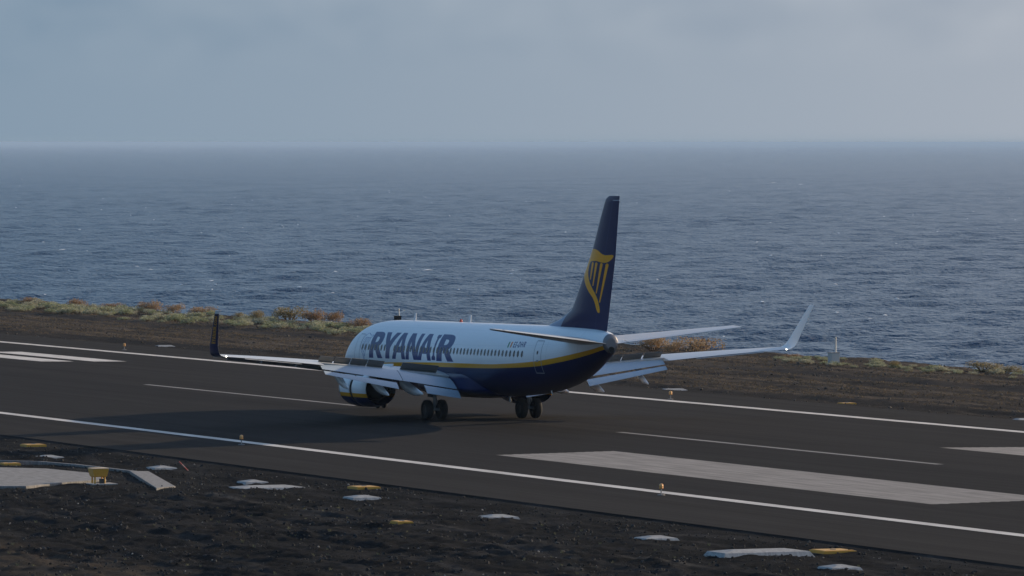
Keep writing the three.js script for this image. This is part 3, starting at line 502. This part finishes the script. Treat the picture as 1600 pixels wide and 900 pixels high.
// ------------------------------------------------------------------ small things beside the runway
const concrete = new THREE.MeshStandardMaterial({ color: rgb(0.42, 0.42, 0.41), roughness: 0.9, map: wornMap }), slabGrey = new THREE.MeshStandardMaterial({ color: rgb(0.27, 0.26, 0.25), roughness: 0.92, map: wornMap });
const yellow = std([0.62, 0.33, 0.05], 0.5), amber = std([0.85, 0.35, 0.08], 0.3), paleConcrete = new THREE.MeshStandardMaterial({ color: rgb(0.40, 0.395, 0.385), roughness: 0.85, map: wornMap });
function planar(g, s = 3) { const p = g.attributes.position, u = []; for (let i = 0; i < p.count; i++) u.push(p.getX(i) / s, (p.getZ(i) + 0.4 * p.getY(i)) / s); g.setAttribute('uv', new THREE.Float32BufferAttribute(u, 2)); return g; }
const low = (x, z, r = 0.6) => { let m = 9; for (const dx of [-r, 0, r]) for (const dz of [-r, 0, r]) m = Math.min(m, ground(x + dx, z + dz)); return m; };
// flush lamp pits: low concrete blocks with sloping sides
function frustum(w, d, h, inset) {
  const ring = (k, y) => [[-w / 2 + k, y, -d / 2 + k], [w / 2 - k, y, -d / 2 + k], [w / 2 - k, y, d / 2 - k], [-w / 2 + k, y, d / 2 - k], [-w / 2 + k, y, -d / 2 + k]];
  const g = loft([ring(-0.25, -0.35), ring(0, 0), ring(inset * 0.9, h * 0.85), ring(inset, h)]); const f = g.toNonIndexed(); f.computeVertexNormals(); return planar(f, 2.2);
}
const PITS = [[-33.4, 23.3, 1.35, 'between the shadow bands at left'], [-31.9, 36.4, 1.25, 'beside the leaning red stake'], [-32.6, 51.3, 1.2, 'just behind the long pale block'], [-34, 57.0, 3.5, 'the long one left of the yellow covers'], [-33.2, 67.2, 1.45, 'in front of a yellow cover'], [-33.8, 84.8, 1.5, 'between the two runway lamps'], [-33.9, 101.8, 1.5, 'below the right runway lamp'], [-34.1, 112.2, 4.0, 'the long one at the lower right'], [-34.4, 120.2, 1.3, 'nearest to the lower right corner']];
for (const [x, z, w, where] of PITS) { const m = mesh('concrete_pit_cover', frustum(w * 0.9, w > 3 ? 1.7 : 1.2, 0.08, w > 3 ? 0.6 : 0.4), paleConcrete, null); m.position.set(x, low(x, z) + (w > 3 ? 0.14 : 0.12), z); top(m, 'low pale concrete pit cover on black cinder, ' + where, 'pit cover', 'pit covers along the near shoulder'); }
for (const [x, z, w, where] of [[33.6, -49.5, 2.2, 'beyond the far runway edge under the right wing'], [33.8, -149, 1.9, 'beyond the far runway edge near the left wingtip'], [33.8, 1.2, 2.6, 'beyond the far runway edge at the right frame edge']]) { const m = mesh('concrete_pit_cover', frustum(w * 0.75, 0.9, 0.09, 0.2), paleConcrete, null); m.position.set(x, low(x, z) + 0.06, z); top(m, 'low pale concrete pit cover ' + where, 'pit cover', 'pit covers along the far shoulder'); }
function yellowCover(x, z, w, d, where) {
  const g = new THREE.Group(); g.name = 'yellow_cover'; const y = low(x, z); g.position.set(x, y, z);
  mesh('plinth', planar(box(w * 0.92, 0.5, d * 0.92, 0, -0.2, 0)), slabGrey, g);
  const lid = frustum(w, d, 0.07, 0.04); lid.translate(0, 0.06, 0); mesh('lid', box(w, 0.1, d, 0, 0.1, 0), yellow, g); mesh('lid_plate', planar(box(w * 0.9, 0.025, d * 0.9, 0, 0.163, 0)), yellow, g);
  mesh('handle', tube([-0.12, 0.19, 0], [0.12, 0.19, 0], 0.015), steel, g); void lid;
  top(g, 'flat yellow metal cover ' + where, 'cover', 'yellow covers along the near shoulder');
}
yellowCover(-30.9, 13.3, 1.1, 1.1, 'lying in the cinder at the left, by the wing shadow');
yellowCover(-30.4, 60.2, 1.15, 1.3, 'against the shoulder edge, left of centre');
yellowCover(-39.2, 87.3, 0.7, 0.9, 'small, alone in the open cinder below centre');
yellowCover(-30.5, 111.3, 1.4, 1.4, 'at the lower right by the shoulder edge');
yellowCover(-37.8, 30.4, 0.9, 0.8, 'pale, at the left frame edge above the concrete slab');
yellowCover(34.2, -24.4, 0.9, 0.9, 'on the far side of the runway, right of the jet');
// elevated runway lamps
function runwayLamp(x, z, label) {
  const g = new THREE.Group(); g.name = 'runway_lamp'; g.position.set(x, paved(x), z);
  mesh('base_plate', new THREE.CylinderGeometry(0.16, 0.18, 0.04, 20).translate(0, 0.02, 0), slabGrey, g);
  mesh('stem', tube([0, 0.03, 0], [0, 0.3, 0], 0.028), paleConcrete, g);
  mesh('housing', new THREE.LatheGeometry([[0.001, 0.28], [0.09, 0.29], [0.105, 0.33], [0.09, 0.36]].map((q) => new THREE.Vector2(...q)), 18), amber, g);
  mesh('lens', new THREE.LatheGeometry([[0.09, 0.36], [0.1, 0.42], [0.08, 0.5], [0.001, 0.53]].map((q) => new THREE.Vector2(...q)), 18), std([0.85, 0.42, 0.14], 0.25), g);
  top(g, label, 'runway lamp', 'elevated lamps along the runway edges');
}
runwayLamp(-21.7, 20.0, 'small orange runway lamp on the near edge line, in the jet shadow');
runwayLamp(-21.6, 74.3, 'small orange runway lamp on the near edge line below the wide stripe');
runwayLamp(24.2, -28.6, 'small orange runway lamp on the far edge below the right wingtip');
runwayLamp(25.6, -135, 'small orange runway lamp on the far edge left of the left winglet');
{ // approach slope light unit: yellow hopper-shaped box on legs
  const g = new THREE.Group(); g.name = 'approach_light_box'; const x = -40.2, z = 51, y = low(x, z, 0.5); g.position.set(x, y, z);
  mesh('footing', planar(box(1.25, 0.5, 1.1, 0.1, -0.19, 0.1)), concrete, g);
  const ring = (w, d, h, o = 0) => [[-w / 2 + o, h, -d / 2], [w / 2 + o, h, -d / 2], [w / 2 + o, h, d / 2], [-w / 2 + o, h, d / 2], [-w / 2 + o, h, -d / 2]];
  const bd = loft([ring(0.56, 0.5, 0.36), ring(0.66, 0.6, 0.4), ring(0.78, 0.74, 0.72), ring(0.74, 0.7, 0.75)]).toNonIndexed(); bd.computeVertexNormals();
  mesh('housing', bd, yellow, g); mesh('top_plate', box(0.8, 0.03, 0.76, 0, 0.765, 0), std([0.78, 0.56, 0.34], 0.5), g);  // top plate coloured paler than the housing to paint in its lit top
  for (const [lx, lz] of [[-0.24, -0.2], [0.24, -0.2], [-0.24, 0.2], [0.24, 0.2]]) mesh('leg', tube([lx, 0.05, lz], [lx, 0.4, lz], 0.04), yellow, g);
  mesh('cable_box', box(0.2, 0.22, 0.16, 0.08, 0.17, 0.24), darkMetal, g);
  top(g, 'yellow box on short legs standing on a concrete footing beside the slab', 'light unit');
}
{ // concrete hard standing and drain
  const pad = mesh('concrete_slab', planar(prism([[-38.3, 37.6], [-37.7, 42.8], [-39.0, 48.6], [-41.5, 50.4], [-44.5, 53.2], [-52, 50], [-50, 34], [-42, 33.5]], -0.95, -0.44), 6), slabGrey, null); top(pad, 'broad flat concrete slab at the left edge beside the yellow box', 'slab');
  const dr = mesh('drain_channel', planar(prism([[-35.5, 42.0], [-34.7, 42.4], [-38.3, 56.4], [-39.6, 57.5]], -0.95, -0.42), 3), slabGrey, null); top(dr, 'tapering concrete drain strip running out over the black cinder', 'drain');
  const path = [[-41, 22], [-37.8, 28.8], [-36.3, 30.6], [-35.6, 34.2], [-35.15, 41.8]], l = [], r = []; path.forEach(([x, z]) => { l.push([x - 0.09, z]); r.unshift([x + 0.09, z]); });
  const kb = mesh('kerb', planar(prism([...l, ...r], -0.95, -0.43), 3), slabGrey, null); top(kb, 'thin curved concrete kerb behind the concrete slab', 'kerb');
}
{ const x = -32.0, z = 40.0, y = ground(x, z), g = new THREE.Group(); g.name = 'marker_stake'; g.position.set(x, y, z); const a = [-0.27, 0.46, 0.02], b = [0.3, -0.1, 0]; const bits = between(a, b, 4); for (let i = 0; i < 4; i++) mesh(i % 2 ? 'white_band' : 'red_band', tube(bits[i], bits[i + 1], 0.028), i % 2 ? std([0.42, 0.26, 0.26], 0.7) : std([0.38, 0.06, 0.07], 0.6), g); top(g, 'thin red and white stake leaning over in the cinder', 'stake'); }
// shore cabinets with a mast
function cabinet(x, z, w, h, mast, matBox, label, back = 0) {
  const g = new THREE.Group(); g.name = 'shore_cabinet'; const y = low(x, z, 0.4); g.position.set(x, y, z);
  mesh('plinth', planar(box(w * 1.15, 0.5, w * 1.1, 0, -0.14, 0)), slabGrey, g);
  mesh('case', box(w, h, w * 0.9, 0, 0.11 + h / 2, 0), matBox, g); mesh('roof', box(w * 1.1, 0.05, w, 0, 0.135 + h, 0), matBox === black ? black : paleConcrete, g);
  mesh('door', box(w * 0.84, h * 0.84, 0.02, 0, 0.11 + h / 2, w * 0.45 + 0.011), matBox, g); void back;
  mesh('mast', tube([w * 0.22, 0.14 + h, 0], [w * 0.22, 0.14 + h + mast, 0], 0.06), std([0.72, 0.68, 0.62], 0.6), g); mesh('mast_cap', new THREE.SphereGeometry(0.075, 10, 8).translate(w * 0.22, 0.14 + h + mast, 0), std([0.72, 0.62, 0.5], 0.6), g);
  top(g, label, 'cabinet', 'cabinets with masts on the shore');
}
cabinet(64.6, -91, 0.66, 0.8, 1.05, std([0.55, 0.53, 0.50], 0.8), 'grey cabinet with a white mast at the shore right of the right winglet');
cabinet(69.2, -189, 0.5, 0.95, 0.55, black, 'dark cabinet with a white mast showing above the jet fuselage roof');

// ------------------------------------------------------------------ stones and dry tufts
{
  const rock = new THREE.IcosahedronGeometry(1, 1); { const p = rock.attributes.position; for (let i = 0; i < p.count; i++) { const k = 0.75 + 0.4 * N(p.getX(i) * 1.3 + 4, p.getY(i) * 1.3 + p.getZ(i)); p.setXYZ(i, p.getX(i) * k, p.getY(i) * k * 0.75, p.getZ(i) * k); } rock.computeVertexNormals(); }
  const scatter = (name, n, place, size, colour, label) => {
    const m = new THREE.InstancedMesh(rock, std([1, 1, 1], 0.95), n), o = new THREE.Object3D(), c = new THREE.Color(); m.name = name; m.castShadow = m.receiveShadow = true;
    for (let i = 0; i < n; i++) { const [x, z] = place(), s = size(); o.position.set(x, ground(x, z) + s * 0.2, z); o.rotation.set(rr(0, 6), rr(0, 6), rr(0, 6)); o.scale.set(s * rr(0.8, 1.4), s, s * rr(0.8, 1.3)); o.updateMatrix(); m.setMatrixAt(i, o.matrix); m.setColorAt(i, c.setRGB(...colour())); }
    stuff(m, label, 'stones');
  };
  const clumpy = () => { for (;;) { const x = rr(-70, -29.3), z = rr(0, 148); if (fbm(N3, x * 0.25, z * 0.12, 3) + 0.35 * rnd() > 0.05) return [x, z]; } };
  scatter('cinder_stones', 34000, clumpy, () => 0.018 + 0.075 * Math.pow(rnd(), 7), () => { const k = rr(0.015, 0.045); return [k, k, k * 1.02]; }, 'black cinder stones strewn over the near ground');
  scatter('pale_stones', 900, clumpy, () => 0.018 + 0.04 * Math.pow(rnd(), 3), () => { const k = rr(0.14, 0.34); return [k, k * 0.95, k * 0.88]; }, 'small pale stones among the black cinder');
  scatter('shore_stones', 9000, () => [rr(31.6, 69), rr(-400, 20)], () => 0.025 + 0.11 * Math.pow(rnd(), 6), () => { const k = rr(0.05, 0.12); return [k, k * 0.86, k * 0.74]; }, 'brown stones on the strip beyond the runway');
  // dry grass tufts
  const blades = []; for (let i = 0; i < 11; i++) { const a = rr(0, 6.28), l = rr(0.5, 1), w = 0.05, bx = rr(-0.3, 0.3), bz = rr(-0.3, 0.3), lean = rr(0.15, 0.7); const g = new THREE.BufferGeometry(); const cx2 = Math.cos(a), sx = Math.sin(a); g.setAttribute('position', new THREE.Float32BufferAttribute([bx - w * sx, 0, bz + w * cx2, bx + w * sx, 0, bz - w * cx2, bx + cx2 * lean * 0.5, l * 0.62, bz + sx * lean * 0.5, bx + cx2 * lean, l, bz + sx * lean], 3)); g.setIndex([0, 1, 2, 2, 1, 3]); g.computeVertexNormals(); blades.push(g); }
  const tuft = mergeGeometries(blades);
  const grass = (name, n, place, size, colour, label) => {
    const m = new THREE.InstancedMesh(tuft, std([1, 1, 1], 0.95), n), o = new THREE.Object3D(), c = new THREE.Color(); m.name = name; m.castShadow = m.receiveShadow = true;
    for (let i = 0; i < n; i++) { const [x, z] = place(), s = size(); o.position.set(x, ground(x, z) - 0.01, z); o.rotation.set(0, rr(0, 6.28), 0); o.scale.set(s * 1.5, s, s * 1.5); o.updateMatrix(); m.setMatrixAt(i, o.matrix); m.setColorAt(i, c.setRGB(...colour())); }
    stuff(m, label, 'grass');
  };
  const dry = () => { for (;;) { const x = rr(36, 69), z = rr(-380, 10); if (Math.abs(x - 55.5) < 1.6) continue; if (fbm(N2, x * 0.22 + 9, z * 0.03, 4) + 0.5 * fbm(N, x * 0.5, z * 0.14, 2) + 0.5 * rnd() > 0.15) return [x, z]; } };
  grass('dry_grass', 30000, dry, () => rr(0.06, 0.17), () => { const k = rr(0.7, 1.15); return [0.17 * k, 0.125 * k, 0.078 * k]; }, 'low dry brown grass on the strip between runway and shore');
  grass('pale_weeds', 260, () => [rr(-66, -31), rr(60, 146)], () => rr(0.05, 0.16), () => { const k = rr(0.7, 1.2); return [0.17 * k, 0.17 * k, 0.09 * k]; }, 'thin pale weeds scattered in the near cinder');
}
// ------------------------------------------------------------------ shrubs along the shore
function shrubGeo(n, leaf, seedShift, upright) {
  const p = [], q = new THREE.Vector3(), u = new THREE.Vector3(), v = new THREE.Vector3();
  const lobes = []; for (let i = 0; i < 6; i++) { const a = i / 6 * 6.28 + rr(-0.4, 0.4), r = i ? rr(0.2, 0.55) : 0; lobes.push([Math.cos(a) * r, rr(0.3, 0.6), Math.sin(a) * r, rr(0.28, 0.5)]); }
  for (let i = 0; i < n; i++) {
    const L = lobes[Math.floor(rnd() * lobes.length)], th = rr(0, 6.283), ph = Math.acos(rr(-0.6, 1)), k = Math.pow(rnd(), 0.4) * L[3] * (1 + 0.25 * N(th * 1.5 + seedShift, ph * 2));
    q.set(L[0] + k * Math.sin(ph) * Math.cos(th), Math.max(0.02, (L[1] + k * Math.cos(ph)) ), L[2] + k * Math.sin(ph) * Math.sin(th));
    u.set(rr(-1, 1), rr(-0.3, 1) * upright, rr(-1, 1)).normalize().multiplyScalar(leaf * rr(0.6, 1.5)); v.set(rr(-1, 1), rr(-1, 1), rr(-1, 1)).cross(u).normalize().multiplyScalar(leaf * rr(0.2, 0.45));
    const a = q.clone().sub(u), b = q.clone().add(v), c = q.clone().add(u), d = q.clone().sub(v); p.push(...a.toArray(), ...b.toArray(), ...c.toArray(), ...a.toArray(), ...c.toArray(), ...d.toArray());
  }
  const g = new THREE.BufferGeometry(); g.setAttribute('position', new THREE.Float32BufferAttribute(p, 3)); g.computeVertexNormals(); return g;
}
const twigMat = std([0.09, 0.06, 0.04], 0.95);
const twigGeo = (() => { const gs = []; for (let i = 0; i < 9; i++) { const a = i / 9 * 6.28 + rr(-0.2, 0.2), r = rr(0.25, 0.6); gs.push(tube([0, -0.12, 0], [Math.cos(a) * r, rr(0.4, 0.85), Math.sin(a) * r], 0.03, 0.008, 5)); } return mergeGeometries(gs); })();
const leafMat = (c) => new THREE.MeshPhysicalMaterial({ color: rgb(...c), roughness: 0.9, side: THREE.DoubleSide, transmission: 0.5 });
const SPECIES = {
  green: { geos: [0, 1, 2].map((i) => shrubGeo(420, 0.085, i, 1)), mats: [leafMat([0.34, 0.35, 0.20]), leafMat([0.39, 0.38, 0.25]), leafMat([0.27, 0.30, 0.15])] },
  brown: { geos: [0, 1, 2].map((i) => shrubGeo(1300, 0.055, 10 + i, 1.5)), mats: [leafMat([0.28, 0.165, 0.065]), leafMat([0.36, 0.235, 0.11]), leafMat([0.235, 0.185, 0.075])] },
};
function shrub(kind, i, x, z, w, h, label, group) {
  const S = SPECIES[kind], g = new THREE.Group(); g.name = kind === 'green' ? 'green_shrub' : 'dry_shrub';
  g.position.set(x, ground(x, z) - 0.02, z); g.rotation.y = rr(0, 6.28); g.scale.set(w, h, w);
  mesh('foliage', S.geos[i % 3], S.mats[Math.floor(i / 3) % 3], g); mesh('stems', twigGeo, twigMat, g); top(g, label, 'shrub', group);
}
let si = 0;
// big dry shrubs that can be told apart one by one (frame position of their foot, width and height in metres)
for (const [px, d, w, h, label] of [[47, 67.5, 1.5, 0.6, 'dry reddish shrub nearest the left end of the shore'], [118, 67.8, 1.5, 0.7, 'dry brown shrub in the far left shore hedge'], [175, 67.6, 1.3, 0.6, 'low rusty shrub left of the round olive shrub'], [235, 67.4, 1.5, 1.0, 'round olive brown shrub standing alone against the sea at the left'], [275, 67.6, 1.2, 0.85, 'rusty dome shrub right of the round olive shrub'], [316, 67.8, 1.6, 0.8, 'low orange brown shrub just left of the left winglet'], [374, 67.4, 0.9, 0.55, 'pale orange shrub right of the left winglet'], [402, 67.2, 1.0, 0.8, 'small orange shrub between winglet and the wide brown shrub'], [452, 67, 1.9, 1.2, 'widest rusty brown shrub behind the left wing'], [490, 67.2, 1.3, 1.1, 'dark rusty dome shrub second left of the jet nose'], [523, 67.4, 1.2, 1.0, 'dark brown shrub nearest the jet nose'], [563, 67.2, 1.3, 0.75, 'orange brown shrub peeking over the jet nose'], [1022, 65.5, 2.0, 1.05, 'golden dry shrub between tail cone and right wing'], [1056, 65.8, 1.1, 0.8, 'dark green brown shrub between the two golden shrubs'], [1090, 65.3, 2.2, 1.1, 'pink gold dry shrub above the right wing'], [1398, 66.5, 0.7, 0.5, 'dark brown upright shrub in the right shore row'], [1535, 67.5, 1.8, 0.6, 'dull brown shrub near the right frame edge'], [1575, 67.3, 1.6, 0.55, 'olive brown shrub at the right frame edge'], [1240, 66.8, 1.2, 0.4, 'low dark shrub left of the grey cabinet']]) {
  // find the point at cross position d under that frame column
  const k = (px - 800) / 10500, z = (k * (377.5 + d * SH) + 1.705 - d * CH) / (SH + k * CH);
  shrub('brown', si++, d, z, w * 1.1, h * 1.3, label);
}
const colAt = (px, d) => { const k = (px - 800) / 10500; return (k * (377.5 + d * SH) + 1.705 - d * CH) / (SH + k * CH); };
for (let i = 0; i < 150; i++) { const px = rr(-40, 575), d = 57.6 + 10 * Math.pow(rnd(), 0.9), s = rr(0.55, 1.05); shrub('green', si++, d, colAt(px, d), s * 1.25, s * rr(0.6, 0.9), 'small grey green shrub in the dense hedge along the left shore', 'grey green shrubs of the left shore hedge'); }
for (let i = 0; i < 60; i++) { const px = rr(1205, 1640), d = 62.5 + 6 * rnd(), s = rr(0.35, 0.75); shrub('green', si++, d, colAt(px, d), s * 1.2, s * rr(0.5, 0.75), 'small yellow green shrub in the sparse row along the right shore', 'yellow green shrubs of the right shore row'); }
for (let i = 0; i < 26; i++) { const px = rr(600, 1000), d = 63 + 6 * rnd(), s = rr(0.4, 0.8); shrub(i % 3 ? 'green' : 'brown', si++, d, colAt(px, d), s * 1.2, s * rr(0.55, 0.8), 'low shore shrub showing just above the jet fuselage roof', 'shrubs behind the jet'); }

renderer.render(scene, camera);
